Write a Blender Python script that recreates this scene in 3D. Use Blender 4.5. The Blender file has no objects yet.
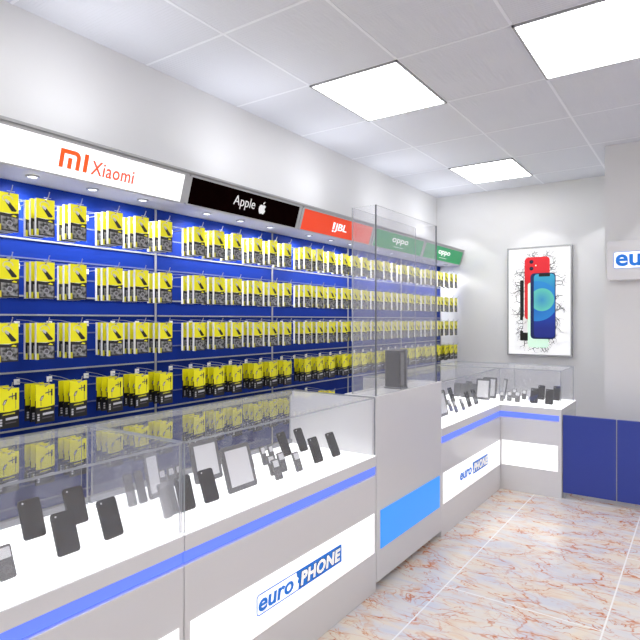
import bpy, bmesh, math, random
from mathutils import Vector, Matrix
random.seed(7)
S = bpy.context.scene
COL = S.collection
R = math.radians

# ------------------------------------------------------------------ materials
def lin(c):
    return tuple((v/12.92 if v <= .04045 else ((v+.055)/1.055)**2.4) for v in (q/255 for q in c))
def mat(name, rgb=(200, 200, 200), rough=.5, metal=0, spec=.5, emit=None, strength=1.0):
    m = bpy.data.materials.new(name); m.use_nodes = True
    b = m.node_tree.nodes['Principled BSDF']
    b.inputs['Base Color'].default_value = (*lin(rgb), 1)
    b.inputs['Roughness'].default_value = rough
    b.inputs['Metallic'].default_value = metal
    b.inputs['Specular IOR Level'].default_value = spec
    if emit:
        b.inputs['Emission Color'].default_value = (*lin(emit), 1)
        b.inputs['Emission Strength'].default_value = strength
    return m
def nodes(m):
    return m.node_tree.nodes, m.node_tree.links, m.node_tree.nodes['Principled BSDF']

WALL = mat('wall paint', (226, 226, 226), .7, spec=.25)
n, l, b = nodes(WALL)
t = n.new('ShaderNodeTexNoise'); t.inputs['Scale'].default_value = 180
g = n.new('ShaderNodeNewGeometry'); l.new(g.outputs['Position'], t.inputs['Vector'])
bu = n.new('ShaderNodeBump'); bu.inputs['Strength'].default_value = .03
l.new(t.outputs['Fac'], bu.inputs['Height']); l.new(bu.outputs['Normal'], b.inputs['Normal'])

def math_node(n, op, a=None, bb=None):
    k = n.new('ShaderNodeMath'); k.operation = op
    if a is not None and not hasattr(a, 'links'): k.inputs[0].default_value = a
    if bb is not None and not hasattr(bb, 'links'): k.inputs[1].default_value = bb
    return k

CEIL = mat('ceiling tile', (219, 221, 228), .85, spec=.2)
TBAR = mat('white ceiling grid bar', (236, 238, 244), .7)
n, l, b = nodes(CEIL)
g = n.new('ShaderNodeNewGeometry')
br = n.new('ShaderNodeTexBrick'); br.offset = .5; br.inputs['Scale'].default_value = 1
br.inputs['Mortar Size'].default_value = 0; br.inputs['Brick Width'].default_value = .16; br.inputs['Row Height'].default_value = .16
br.inputs['Color1'].default_value = (0, 0, 0, 1); br.inputs['Color2'].default_value = (1, 1, 1, 1)
l.new(g.outputs['Position'], br.inputs['Vector'])
w1 = n.new('ShaderNodeTexWave'); w1.bands_direction = 'X'; w1.inputs['Scale'].default_value = 17; w1.inputs['Distortion'].default_value = .6
w2 = n.new('ShaderNodeTexWave'); w2.bands_direction = 'Y'; w2.inputs['Scale'].default_value = 17; w2.inputs['Distortion'].default_value = .6
l.new(g.outputs['Position'], w1.inputs['Vector']); l.new(g.outputs['Position'], w2.inputs['Vector'])
mx = n.new('ShaderNodeMix'); mx.data_type = 'FLOAT'
l.new(br.outputs['Color'], mx.inputs[0]); l.new(w1.outputs['Fac'], mx.inputs[2]); l.new(w2.outputs['Fac'], mx.inputs[3])
bu = n.new('ShaderNodeBump'); bu.inputs['Strength'].default_value = .26; bu.inputs['Distance'].default_value = .006
l.new(mx.outputs[0], bu.inputs['Height']); l.new(bu.outputs['Normal'], b.inputs['Normal'])

FLOOR = mat('veined marble tile', (230, 222, 212), .16, spec=.5)
n, l, b = nodes(FLOOR)
g = n.new('ShaderNodeNewGeometry')
mp = n.new('ShaderNodeMapping'); mp.inputs['Rotation'].default_value = (0, 0, R(-34)); mp.inputs['Scale'].default_value = (1.0, 2.1, 1)
l.new(g.outputs['Position'], mp.inputs['Vector'])
def vein(scale, detail, dist, width, seed):
    a = n.new('ShaderNodeTexNoise'); a.noise_dimensions = '4D'; a.inputs['W'].default_value = seed
    a.inputs['Scale'].default_value = scale; a.inputs['Detail'].default_value = detail
    a.inputs['Roughness'].default_value = .62; a.inputs['Distortion'].default_value = dist
    l.new(mp.outputs[0], a.inputs['Vector'])
    s = math_node(n, 'SUBTRACT', None, .5); l.new(a.outputs['Fac'], s.inputs[0])
    ab = math_node(n, 'ABSOLUTE'); l.new(s.outputs[0], ab.inputs[0])
    mr = n.new('ShaderNodeMapRange'); mr.inputs[1].default_value = 0; mr.inputs[2].default_value = width
    mr.inputs[3].default_value = 1; mr.inputs[4].default_value = 0; l.new(ab.outputs[0], mr.inputs[0])
    return mr
cl = n.new('ShaderNodeTexNoise'); cl.inputs['Scale'].default_value = 3.2; cl.inputs['Detail'].default_value = 5; cl.inputs['Distortion'].default_value = .8
l.new(mp.outputs[0], cl.inputs['Vector'])
rp = n.new('ShaderNodeValToRGB')
e = rp.color_ramp.elements
e[0].position = .36; e[0].color = (*lin((214, 213, 218)), 1); e[1].position = .62; e[1].color = (*lin((234, 222, 204)), 1)
k = rp.color_ramp.elements.new(.5); k.color = (*lin((226, 221, 216)), 1)
l.new(cl.outputs['Fac'], rp.inputs[0])
prev = rp.outputs[0]
msk = n.new('ShaderNodeTexNoise'); msk.inputs['Scale'].default_value = 2.3; msk.inputs['Detail'].default_value = 3
l.new(mp.outputs[0], msk.inputs['Vector'])
mk = n.new('ShaderNodeMapRange'); mk.inputs[1].default_value = .36; mk.inputs[2].default_value = .6; l.new(msk.outputs['Fac'], mk.inputs[0])
wob = n.new('ShaderNodeTexNoise'); wob.inputs['Scale'].default_value = 2.6; wob.inputs['Detail'].default_value = 4
l.new(mp.outputs[0], wob.inputs['Vector'])
sc_ = n.new('ShaderNodeVectorMath'); sc_.operation = 'SCALE'; sc_.inputs['Scale'].default_value = .55; l.new(wob.outputs['Color'], sc_.inputs[0])
ad = n.new('ShaderNodeVectorMath'); ad.operation = 'ADD'; l.new(mp.outputs[0], ad.inputs[0]); l.new(sc_.outputs[0], ad.inputs[1])
wid = n.new('ShaderNodeTexNoise'); wid.inputs['Scale'].default_value = 5; wid.inputs['Detail'].default_value = 3; l.new(mp.outputs[0], wid.inputs['Vector'])
def mixc(fac, colr):
    global prev
    c = n.new('ShaderNodeMix'); c.data_type = 'RGBA'; c.inputs[7].default_value = (*lin(colr), 1)
    l.new(fac, c.inputs[0]); l.new(prev, c.inputs[6]); prev = c.outputs[2]
for (sc, wd, lo, hi, amt, colr) in ((2.2, .07, .36, .6, .55, (230, 190, 150)), (5.5, .035, .40, .62, .75, (218, 150, 108)), (2.6, .024, .34, .56, 1.0, (206, 112, 54)), (9.0, .05, .48, .66, .6, (210, 126, 74))):
    vo = n.new('ShaderNodeTexVoronoi'); vo.feature = 'DISTANCE_TO_EDGE'; vo.inputs['Scale'].default_value = sc
    l.new(ad.outputs[0], vo.inputs['Vector'])
    mr = n.new('ShaderNodeMapRange'); mr.inputs[1].default_value = 0; mr.inputs[2].default_value = wd
    mr.inputs[3].default_value = amt; mr.inputs[4].default_value = 0; l.new(vo.outputs['Distance'], mr.inputs[0])
    m3 = n.new('ShaderNodeMapRange'); m3.inputs[1].default_value = lo; m3.inputs[2].default_value = hi; l.new(wid.outputs['Fac'], m3.inputs[0])
    mu = math_node(n, 'MULTIPLY'); l.new(mr.outputs[0], mu.inputs[0]); l.new(m3.outputs[0], mu.inputs[1])
    mixc(mu.outputs[0], colr)
v = vein(2.4, 4, 1.0, .010, 1.3)
a3 = math_node(n, 'MULTIPLY'); l.new(v.outputs[0], a3.inputs[0]); l.new(mk.outputs[0], a3.inputs[1]); mixc(a3.outputs[0], (204, 118, 66))
# tile joints: 0.8 m wide, 2 m long, laid in half bond along the counters
mp2 = n.new('ShaderNodeMapping'); mp2.vector_type = 'POINT'
mp2.inputs['Rotation'].default_value = (0, 0, R(-90)); mp2.inputs['Location'].default_value = (.03, -.4, 0)
l.new(g.outputs['Position'], mp2.inputs['Vector'])
bk = n.new('ShaderNodeTexBrick'); bk.offset = .5; bk.inputs['Scale'].default_value = 1; bk.inputs['Mortar Size'].default_value = .0042
bk.inputs['Mortar Smooth'].default_value = .1; bk.inputs['Brick Width'].default_value = 2.0; bk.inputs['Row Height'].default_value = .8
l.new(mp2.outputs[0], bk.inputs['Vector'])
c = n.new('ShaderNodeMix'); c.data_type = 'RGBA'; c.inputs[7].default_value = (*lin((246, 244, 240)), 1)
l.new(bk.outputs['Fac'], c.inputs[0]); l.new(prev, c.inputs[6]); l.new(c.outputs[2], b.inputs['Base Color'])

GLASS = bpy.data.materials.new('clear glass'); GLASS.use_nodes = True
n, l = GLASS.node_tree.nodes, GLASS.node_tree.links
n.clear()
o = n.new('ShaderNodeOutputMaterial'); mxs = n.new('ShaderNodeMixShader')
tr = n.new('ShaderNodeBsdfTransparent'); tr.inputs[0].default_value = (.985, .985, .99, 1)
gl = n.new('ShaderNodeBsdfGlossy'); gl.inputs['Roughness'].default_value = .0
lw = n.new('ShaderNodeLayerWeight'); lw.inputs['Blend'].default_value = .5
pw = math_node(n, 'POWER', None, 5.0); l.new(lw.outputs['Facing'], pw.inputs[0])
ml = math_node(n, 'MULTIPLY_ADD', None, .16); ml.inputs[2].default_value = .035; l.new(pw.outputs[0], ml.inputs[0])
l.new(ml.outputs[0], mxs.inputs[0]); l.new(tr.outputs[0], mxs.inputs[1]); l.new(gl.outputs[0], mxs.inputs[2])
# thin pale film mixed in to imitate whitish room reflections on the glass
df = n.new('ShaderNodeBsdfDiffuse'); df.inputs[0].default_value = (*lin((232, 233, 240)), 1)
ts = n.new('ShaderNodeBsdfTranslucent'); ts.inputs[0].default_value = (*lin((232, 233, 240)), 1)
ms = n.new('ShaderNodeMixShader'); l.new(df.outputs[0], ms.inputs[1]); l.new(ts.outputs[0], ms.inputs[2])
m2 = n.new('ShaderNodeMixShader'); m2.inputs[0].default_value = .078; m2.name = 'film'
l.new(mxs.outputs[0], m2.inputs[1]); l.new(ms.outputs[0], m2.inputs[2]); l.new(m2.outputs[0], o.inputs[0])

EDGE = bpy.data.materials.new('polished glass edge'); EDGE.use_nodes = True
n, l = EDGE.node_tree.nodes, EDGE.node_tree.links
n.clear()
o = n.new('ShaderNodeOutputMaterial'); mxs = n.new('ShaderNodeMixShader'); mxs.inputs[0].default_value = .6
tr = n.new('ShaderNodeBsdfTransparent'); pb = n.new('ShaderNodeBsdfPrincipled')
pb.inputs['Base Color'].default_value = (*lin((176, 180, 186)), 1); pb.inputs['Roughness'].default_value = .15
l.new(tr.outputs[0], mxs.inputs[1]); l.new(pb.outputs[0], mxs.inputs[2]); l.new(mxs.outputs[0], o.inputs[0])

ACRYL = EDGE.copy(); ACRYL.name = 'clear acrylic'; ACRYL.node_tree.nodes['Mix Shader'].inputs[0].default_value = .12
LAM = mat('white laminate', (222, 222, 224), .22, spec=.45)
CASEGLASS = GLASS.copy(); CASEGLASS.name = 'display case glass'; CASEGLASS.node_tree.nodes['film'].inputs[0].default_value = .05
LAMDARK = mat('grey toe kick', (150, 150, 152), .5)
SILVER = mat('brushed aluminium', (172, 173, 174), .45, .6)
ALU = mat('satin aluminium', (176, 177, 178), .45, .25)
TRACK = mat('grey door track', (140, 141, 146), .5)
DARKMET = mat('dark corner profile', (120, 122, 126), .3, .6)
BLUE = mat('blue slat board', (14, 44, 130), .5, spec=.12)
GATEBLUE = mat('blue gate laminate', (46, 66, 156), .35)
SOFFIT = mat('canopy grey', (178, 178, 178), .55)
LEDBLUE = mat('blue led strip', (70, 84, 200), .5, emit=(104, 134, 255), strength=.8)
LIGHTBOX = mat('backlit white acrylic', (240, 240, 240), .4, emit=(255, 255, 255), strength=.55)
SURF = mat('backlit display shelf', (245, 245, 245), .3, emit=(255, 255, 255), strength=1.0)
SKYPANEL = mat('backlit sky blue acrylic', (50, 140, 236), .35, emit=(48, 162, 255), strength=.42)
LAMP = mat('lit ceiling diffuser', (255, 255, 255), .5, emit=(253, 253, 255), strength=6.5)
LENS = mat('lit downlight lens', (255, 255, 255), .5, emit=(255, 255, 255), strength=3.0)
SIGNWHITE = mat('backlit white sign', (245, 245, 245), .4, emit=(255, 255, 255), strength=.5)
SIGNBLACK = mat('black sign face', (12, 3, 3), .7, spec=.0)
SIGNORANGE = mat('backlit orange sign', (228, 62, 14), .4, emit=(238, 70, 20), strength=.22)
SIGNGREEN = mat('backlit green sign', (2, 146, 86), .4, emit=(2, 150, 90), strength=.25)
ORANGE = mat('orange letters', (250, 84, 16), .5, emit=(250, 84, 16), strength=.35)
THINORANGE = mat('orange red letters', (232, 88, 52), .5, emit=(232, 88, 52), strength=.3)
WHITELET = mat('white letters', (250, 250, 250), .5, emit=(255, 255, 255), strength=.35)
PALELET = mat('silver letters', (225, 225, 225), .5, emit=(225, 225, 225), strength=.2)
LOGOBLUE = mat('logo blue', (6, 116, 214), .45, emit=(6, 116, 214), strength=.25)
LOGODARK = mat('logo navy edge', (24, 50, 120), .45)
YEL = mat('packet yellow print', (240, 232, 16), .38)
PKWHITE = mat('packet white card', (244, 244, 240), .4)
BLK = mat('packet black print', (26, 25, 26), .32)
DGREY = mat('printed dark grey', (84, 80, 86), .4)
LGREY = mat('printed light grey', (196, 196, 200), .4)
MGREY = mat('printed mid grey', (150, 150, 154), .4)
OLIVE = mat('printed dull yellow', (204, 198, 40), .4)
PHOTO = mat('packet greyscale photo print', (90, 90, 90), .35)
n, l, b = nodes(PHOTO)
tc = n.new('ShaderNodeTexCoord'); ns = n.new('ShaderNodeTexNoise'); ns.inputs['Scale'].default_value = 42; ns.inputs['Detail'].default_value = 3
l.new(tc.outputs['Object'], ns.inputs['Vector'])
rp = n.new('ShaderNodeValToRGB'); rp.color_ramp.elements[0].position = .42; rp.color_ramp.elements[0].color = (.012, .012, .012, 1)
rp.color_ramp.elements[1].position = .68; rp.color_ramp.elements[1].color = (.42, .42, .42, 1)
l.new(ns.outputs['Fac'], rp.inputs[0]); l.new(rp.outputs[0], b.inputs['Base Color'])
PHBLACK = mat('dark grey handset shell', (32, 32, 33), .45, spec=.2)
PHGREY = mat('mid grey handset shell', (112, 112, 113), .4)
PLGREY = mat('player grey shell', (104, 104, 105), .45, spec=.25)
SLIMGREY = mat('slim grey handset shell', (86, 86, 87), .45, spec=.25)
BEZEL = mat('tablet bezel grey', (102, 102, 104), .4)
SCREEN = mat('pale blank screen', (222, 222, 224), .25)
BOXBLACK = mat('dark box shell', (52, 52, 54), .35)
BOXGREY = mat('dark box grey side', (120, 121, 124), .35)
P_RED = mat('poster red', (226, 36, 46), .4, emit=(226, 36, 46), strength=.12)
P_MINT = mat('poster mint', (206, 238, 214), .4, emit=(206, 238, 214), strength=.35)
P_NAVY = mat('poster navy', (18, 40, 96), .4)
P_BLACK = mat('poster black', (16, 16, 18), .4)
P_WHITE = mat('poster white', (238, 236, 236), .4, emit=(240, 238, 238), strength=.12)
P_GLEAM = mat('poster glass grey', (120, 50, 56), .4)
CRACK = mat('poster crack lines', (66, 64, 66), .5)
P_SCR = mat('poster blue screen print', (20, 80, 200), .4)
n, l, b = nodes(P_SCR)
tc = n.new('ShaderNodeTexCoord')
sx = n.new('ShaderNodeSeparateXYZ'); l.new(tc.outputs['Object'], sx.inputs[0])
rz = n.new('ShaderNodeMapRange'); rz.inputs[1].default_value = -.3; rz.inputs[2].default_value = .32; l.new(sx.outputs['Z'], rz.inputs[0])
rp = n.new('ShaderNodeValToRGB'); e = rp.color_ramp.elements
e[0].position = 0; e[0].color = (*lin((22, 40, 132)), 1); e[1].position = 1; e[1].color = (*lin((62, 176, 200)), 1)
k = e.new(.4); k.color = (*lin((20, 72, 190)), 1)
l.new(rz.outputs[0], rp.inputs[0])
prev = rp.outputs[0]
for (cx, cz, rad, c1) in ((-.02, .0, .22, (40, 136, 208)), (.035, .015, .125, (104, 206, 176))):
    vm = n.new('ShaderNodeVectorMath'); vm.operation = 'DISTANCE'; vm.inputs[1].default_value = (cx, 0, cz)
    cb = n.new('ShaderNodeCombineXYZ'); l.new(sx.outputs['X'], cb.inputs['X']); l.new(sx.outputs['Z'], cb.inputs['Z'])
    l.new(cb.outputs[0], vm.inputs[0])
    lt = math_node(n, 'LESS_THAN', None, rad); l.new(vm.outputs['Value'], lt.inputs[0])
    mr = n.new('ShaderNodeMapRange'); mr.inputs[1].default_value = 0; mr.inputs[2].default_value = rad; mr.inputs[3].default_value = .25; mr.inputs[4].default_value = .9
    l.new(vm.outputs['Value'], mr.inputs[0])
    mu = math_node(n, 'MULTIPLY'); l.new(lt.outputs[0], mu.inputs[0]); l.new(mr.outputs[0], mu.inputs[1])
    c = n.new('ShaderNodeMix'); c.data_type = 'RGBA'; c.inputs[7].default_value = (*lin(c1), 1)
    l.new(mu.outputs[0], c.inputs[0]); l.new(prev, c.inputs[6]); prev = c.outputs[2]
l.new(prev, b.inputs['Base Color']); l.new(prev, b.inputs['Emission Color']); b.inputs['Emission Strength'].default_value = .15

# ------------------------------------------------------------------ builders
class MB:
    def __init__(s): s.v = []; s.f = []; s.m = []; s.mats = []
    def mi(s, m):
        if m not in s.mats: s.mats.append(m)
        return s.mats.index(m)
    def face(s, pts, m):
        i = len(s.v); s.v += [tuple(p) for p in pts]; s.f.append(tuple(range(i, i+len(pts)))); s.m.append(s.mi(m)); return s
    def box(s, a, b, m, edge=None, thin=None):
        (x0, y0, z0), (x1, y1, z1) = a, b
        i = len(s.v)
        s.v += [(x0, y0, z0), (x1, y0, z0), (x1, y1, z0), (x0, y1, z0), (x0, y0, z1), (x1, y0, z1), (x1, y1, z1), (x0, y1, z1)]
        fs = [((0, 3, 2, 1), 2), ((4, 5, 6, 7), 2), ((0, 1, 5, 4), 1), ((2, 3, 7, 6), 1), ((1, 2, 6, 5), 0), ((3, 0, 4, 7), 0)]
        for f, ax in fs:
            s.f.append(tuple(i+q for q in f))
            s.m.append(s.mi(m if (edge is None or ax == thin) else edge))
        return s
    def prism(s, pts, axis, lo, hi, m, mside=None):
        """polygon pts in the other two axes, extruded along axis; pts counter-clockwise seen from +axis"""
        def P(p, h):
            q = list(p); q.insert(axis, h); return tuple(q)
        i = len(s.v); k = len(pts)
        s.v += [P(p, lo) for p in pts] + [P(p, hi) for p in pts]
        ms = mside or m
        s.f.append(tuple(range(i+k-1, i-1, -1))); s.m.append(s.mi(m))
        s.f.append(tuple(range(i+k, i+2*k))); s.m.append(s.mi(m))
        for q in range(k):
            r = (q+1) % k
            s.f.append((i+q, i+r, i+k+r, i+k+q)); s.m.append(s.mi(ms))
        return s
    def tube(s, pts, r, m, seg=6):
        pts = [Vector(p) for p in pts]; rings = []
        for a, p in enumerate(pts):
            d = (pts[min(a+1, len(pts)-1)]-pts[max(a-1, 0)]).normalized()
            u = d.cross(Vector((0, 0, 1)) if abs(d.z) < .9 else Vector((0, 1, 0))).normalized(); w = d.cross(u)
            i = len(s.v)
            s.v += [tuple(p+r*(math.cos(2*math.pi*q/seg)*u+math.sin(2*math.pi*q/seg)*w)) for q in range(seg)]
            rings.append(i)
        mi = s.mi(m)
        for a, bb in zip(rings, rings[1:]):
            for q in range(seg):
                s.f.append((a+q, a+(q+1) % seg, bb+(q+1) % seg, bb+q)); s.m.append(mi)
        s.f.append(tuple(rings[0]+q for q in range(seg))[::-1]); s.m.append(mi)
        s.f.append(tuple(rings[-1]+q for q in range(seg))); s.m.append(mi)
        return s
    def mesh(s, name, off=(0, 0, 0), xf=None):
        me = bpy.data.meshes.new(name)
        vs = [Vector(p)-Vector(off) for p in s.v]
        if xf: vs = [xf @ p for p in vs]
        me.from_pydata(vs, [], s.f)
        for m in s.mats: me.materials.append(m)
        me.polygons.foreach_set('material_index', s.m)
        bm = bmesh.new(); bm.from_mesh(me); bmesh.ops.recalc_face_normals(bm, faces=bm.faces) if not getattr(s, 'flat', False) else None
        bm.to_mesh(me); bm.free(); me.update()
        return me

def link(name, me, parent=None, loc=(0, 0, 0)):
    o = bpy.data.objects.new(name, me); COL.objects.link(o); o.location = loc
    if parent: o.parent = parent
    return o
def tag(o, label, cat, group=None):
    o['label'] = label; o['category'] = cat
    if group: o['group'] = group
    return o
def thing(name, label, cat, loc=(0, 0, 0), rz=0, group=None):
    o = link(name, None, None, loc); o.rotation_euler = (0, 0, rz); o.empty_display_size = .05
    return tag(o, label, cat, group)
def part(name, mb, root, local=False, bevel=0, label=None, xf=None, parent=None):
    off = (0, 0, 0) if local else tuple(root.location)
    o = link(name, mb.mesh(name, off, xf), parent or root)
    if bevel: bev(o, bevel)
    if label: o['label'] = label
    return o
def bev(o, w, seg=2):
    m = o.modifiers.new('bevel', 'BEVEL'); m.width = w; m.segments = seg; m.limit_method = 'ANGLE'; m.angle_limit = R(40)
def struct(name, mb):
    o = link(name, mb.mesh(name)); o['kind'] = 'structure'; return o

def rrect(w, h, r, cx=0, cy=0, seg=5, corners=(1, 1, 1, 1)):
    """rounded rectangle outline, counter-clockwise; corners: bl, br, tr, tl"""
    pts = []
    for i, (sx, sy, a0) in enumerate(((-1, -1, 180), (1, -1, 270), (1, 1, 0), (-1, 1, 90))):
        if corners[i]:
            for q in range(seg+1):
                a = R(a0+90*q/seg)
                pts.append((cx+sx*(w/2-r)+r*math.cos(a), cy+sy*(h/2-r)+r*math.sin(a)))
        else: pts.append((cx+sx*w/2, cy+sy*h/2))
    return pts
def circle(r, cx=0, cy=0, seg=20, sy=1):
    return [(cx+r*math.cos(2*math.pi*q/seg), cy+sy*r*math.sin(2*math.pi*q/seg)) for q in range(seg)]

def text_data(s, size, off=0, shear=0, spacing=1, extrude=.001, sx=1.0, height=None, width=None):
    c = bpy.data.curves.new('t', 'FONT'); c.body = s; c.size = size; c.offset = off; c.shear = shear
    c.space_character = spacing; c.extrude = extrude; c.resolution_u = 3
    o = bpy.data.objects.new('t', c); COL.objects.link(o)
    dg = bpy.context.evaluated_depsgraph_get(); dg.update()
    me = bpy.data.meshes.new_from_object(o.evaluated_get(dg)); bpy.data.objects.remove(o); bpy.data.curves.remove(c)
    xs = [v.co.x for v in me.vertices]; ys = [v.co.y for v in me.vertices]
    return me, min(xs), max(xs), min(ys), max(ys)
FX = Matrix(((0, 0, 1), (1, 0, 0), (0, 1, 0)))       # text plane -> faces +x, reads along +y
FY = Matrix(((1, 0, 0), (0, 0, -1), (0, 1, 0)))      # text plane -> faces -y, reads along +x
def lettering(name, s, root, frame, origin, box, m, off=0, shear=0, spacing=1, parent=None, depth=.001, label=None):
    """fit text in box=(x0,y0,x1,y1) of the plane whose origin is `origin` (relative to root)"""
    me, a0, a1, b0, b1 = text_data(s, .1, off, shear, spacing, depth)
    x0, y0, x1, y1 = box
    kx = (x1-x0)/(a1-a0); ky = (y1-y0)/(b1-b0)
    for v in me.vertices:
        v.co = frame @ Vector((x0+(v.co.x-a0)*kx, y0+(v.co.y-b0)*ky, v.co.z)) + Vector(origin)
    me.materials.clear(); me.materials.append(m); me.name = name
    o = link(name, me, parent or root)
    if label: o['label'] = label
    return o
def plate(polys, frame, origin, depth=.001, z0=0):
    """flat raised shapes: list of (points, material)"""
    mb = MB()
    for pts, m, *lift in polys:
        zz = z0+(lift[0] if lift else 0)
        tmp = MB(); tmp.prism(pts, 2, zz, zz+depth, m)
        i = len(mb.v); mb.v += [tuple(frame @ Vector(p)+Vector(origin)) for p in tmp.v]
        for f, q in zip(tmp.f, tmp.m):
            mb.f.append(tuple(i+a for a in f)); mb.m.append(mb.mi(m))
    return mb
def line_poly(p, q, w0, w1):
    d = Vector((q[0]-p[0], q[1]-p[1]))
    if d.length < 1e-6: d = Vector((1e-4, 0))
    nn = Vector((-d.y, d.x)).normalized()
    return [(p[0]-nn.x*w0, p[1]-nn.y*w0), (q[0]-nn.x*w1, q[1]-nn.y*w1), (q[0]+nn.x*w1, q[1]+nn.y*w1), (p[0]+nn.x*w0, p[1]+nn.y*w0)]
def ring(outer, inner):
    """strip between two outlines of equal length, as quads"""
    k = len(outer)
    return [[outer[i], outer[(i+1) % k], inner[(i+1) % k], inner[i]] for i in range(k)]

# ------------------------------------------------------------------ room shell
X0, X1, Y0, Y1, ZC = -2.70, 1.70, -2.3, 6.42, 3.0
struct('floor', MB().box((X0-.1, Y0-.1, -.1), (X1+.1, Y1+.1, 0), FLOOR))
struct('ceiling', MB().box((X0-.1, Y0-.1, ZC), (X1+.1, Y1+.1, ZC+.1), CEIL))
struct('wall_left', MB().box((X0-.1, Y0-.1, 0), (X0, Y1+.1, ZC), WALL))
struct('wall_back', MB().box((X0, Y1, 0), (X1, Y1+.1, ZC), WALL))
struct('wall_right', MB().box((X1, Y0-.1, 0), (X1+.1, Y1+.1, ZC), WALL))
struct('wall_front', MB().box((X0, Y0-.1, 0), (X1, Y0, ZC), WALL))
struct('wall_projecting', MB().box((-.705, 5.335, 0), (X1, Y1, ZC), WALL))
GX = [-2.70+.0, -2.072, -1.452, -.805, -.175, .455, 1.085]
GY = [-1.755, -.98, -.205, .55, 1.325, 2.10, 2.872, 3.63, 4.42, 5.215, 5.96]
tb = MB()
for x in GX[1:]: tb.box((x-.008, Y0, ZC-.002), (x+.008, Y1 if x < -.71 else 5.335, ZC), TBAR)
for y in GY: tb.box((X0, y-.008, ZC-.0016), (X1 if y < 5.3 else -.705, y+.008, ZC), TBAR)
struct('trim_1', tb)

def spot(name, loc, target, energy, size, blend=.3, radius=.02, color=(1, 1, 1)):
    d = bpy.data.lights.new(name, 'SPOT'); d.energy = energy; d.spot_size = R(size); d.spot_blend = blend; d.shadow_soft_size = radius; d.color = color
    o = bpy.data.objects.new(name, d); COL.objects.link(o); o.location = loc
    o.rotation_euler = (Vector(target)-Vector(loc)).to_track_quat('-Z', 'Y').to_euler(); return o

# ceiling light panels (one tile each); three are in the photo, the grid runs on behind the viewer
cl_labels = {(1, 6): 'square ceiling light panel nearer the left wall, above the glass tower side',
             (3, 6): 'largest square ceiling light panel, cut by the top right frame edge',
             (1, 9): 'small far square ceiling light panel near the back wall'}
for (ix, iy) in ((1, 6), (3, 6), (1, 9), (1, 3), (3, 3), (5, 3), (5, 6), (1, 0), (3, 0), (5, 0)):
    xa, xb, ya, yb = GX[ix], (GX+[1.7])[ix+1], GY[iy], (GY+[6.4])[iy+1]
    t = thing('ceiling_light', cl_labels.get((ix, iy), 'square ceiling light panel behind the viewer, outside the photo'), 'ceiling light', ((xa+xb)/2, (ya+yb)/2, ZC), group='ceiling light panels')
    fr = MB(); zt, zb = ZC-.0005, ZC-.012
    for a, bb in (((xa, ya), (xb, ya+.012)), ((xa, yb-.012), (xb, yb)), ((xa, ya), (xa+.012, yb)), ((xb-.012, ya), (xb, yb))):
        fr.box((*a, zb), (*bb, zt), SILVER)
    part('frame', fr, t)
    part('diffuser', MB().box((xa+.012, ya+.012, ZC-.007), (xb-.012, yb-.012, ZC-.001), LAMP), t)

# ------------------------------------------------------------------ slat wall
BAYS = [1.062+1.07*k for k in range(-1, 5)]
signname = ['left of the photo', 'white', 'black', 'orange', 'near green', 'far green']
XP = -2.65
DULL = mat('dull groove insert', (86, 96, 140), .5)
MAIN = (9, 12, 15, 16, 19)
RAILZ = [.983+.0902*i for i in range(-9, 13)]
for k, b0 in enumerate(BAYS):
    b1 = b0+1.07 if k < 5 else Y1-.005
    t = thing('slatwall_panel', ('blue slatted wall panel under the %s sign' % signname[k]) if k else 'blue slatted wall panel at the left edge, before the white sign bay', 'wall panel', (XP-.03, (b0+b1)/2, .08), group='blue slatwall panels')
    part('board', MB().box((XP-.045, b0+.002, .08), (XP, b1-.002, 2.15), BLUE), t)
    rl = MB()
    for zz in RAILZ:
        if zz < 2.1 and RAILZ.index(zz) not in MAIN: rl.box((XP-.001, b0+.008, zz-.0035), (XP+.002, b1-.014, zz+.0035), DULL)
    part('groove_rails', rl, t)
    rl = MB()
    for q in MAIN: rl.box((XP-.001, b0+.008, RAILZ[q]-.004), (XP+.005, b1-.014, RAILZ[q]+.004), SILVER)
    part('bright_rails', rl, t, label='bright metal rails')
    part('joint_strip', MB().box((XP-.002, b1-.0125, .08), (XP+.006, b1-.0005, 2.148), SILVER), t)

# canopy that carries the brand signs
PR = [(-2.693, 2.152), (-2.405, 2.152), (-2.354, 2.318), (-2.693, 2.318)]
cn = thing('sign_canopy', 'long grey canopy over the blue slat wall carrying the lit signs', 'canopy', (-2.55, 3.2, 2.152))
part('soffit_box', MB().prism([(p[0], p[1]) for p in PR], 1, 0.0, Y1-.012, SOFFIT), cn)
part('top_lip', MB().prism([(-2.42, 2.318), (-2.346, 2.318), (-2.343, 2.330), (-2.42, 2.330)], 1, 0.0, Y1-.012, ALU), cn)
# sign boxes hung on the sloping front: local plane, u along y, v up the slope
sl = Vector((.051, 0, .166)).normalized(); nrm = Vector((sl.z, 0, -sl.x))
FS = Matrix(((0, sl.x, nrm.x), (1, 0, nrm.y), (0, sl.z, nrm.z)))
SH = .166
def brand_sign(y0, y1, face, label):
    t = thing('brand_sign', label, 'sign', (-2.404, (y0+y1)/2, 2.153), group='brand signs along the canopy')
    w = y1-y0
    fr = []
    for pts in ([(-w/2-.012, 0), (w/2+.012, 0), (w/2+.012, .007), (-w/2-.012, .007)], [(-w/2-.012, SH-.010), (w/2+.012, SH-.010), (w/2+.012, SH), (-w/2-.012, SH)],
                [(-w/2-.026, .007), (-w/2, .007), (-w/2, SH-.010), (-w/2-.026, SH-.010)], [(w/2, .007), (w/2+.026, .007), (w/2+.026, SH-.010), (w/2, SH-.010)]):
        fr.append((pts, ALU))
    part('frame', plate(fr, FS, (0, 0, 0), .014, .002), t, local=True)
    part('face_panel', plate([([(-w/2, .007), (w/2, .007), (w/2, SH-.010), (-w/2, SH-.010)], face)], FS, (0, 0, 0), .010, .002), t, local=True)
    return t
ZL = .0125
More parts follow.
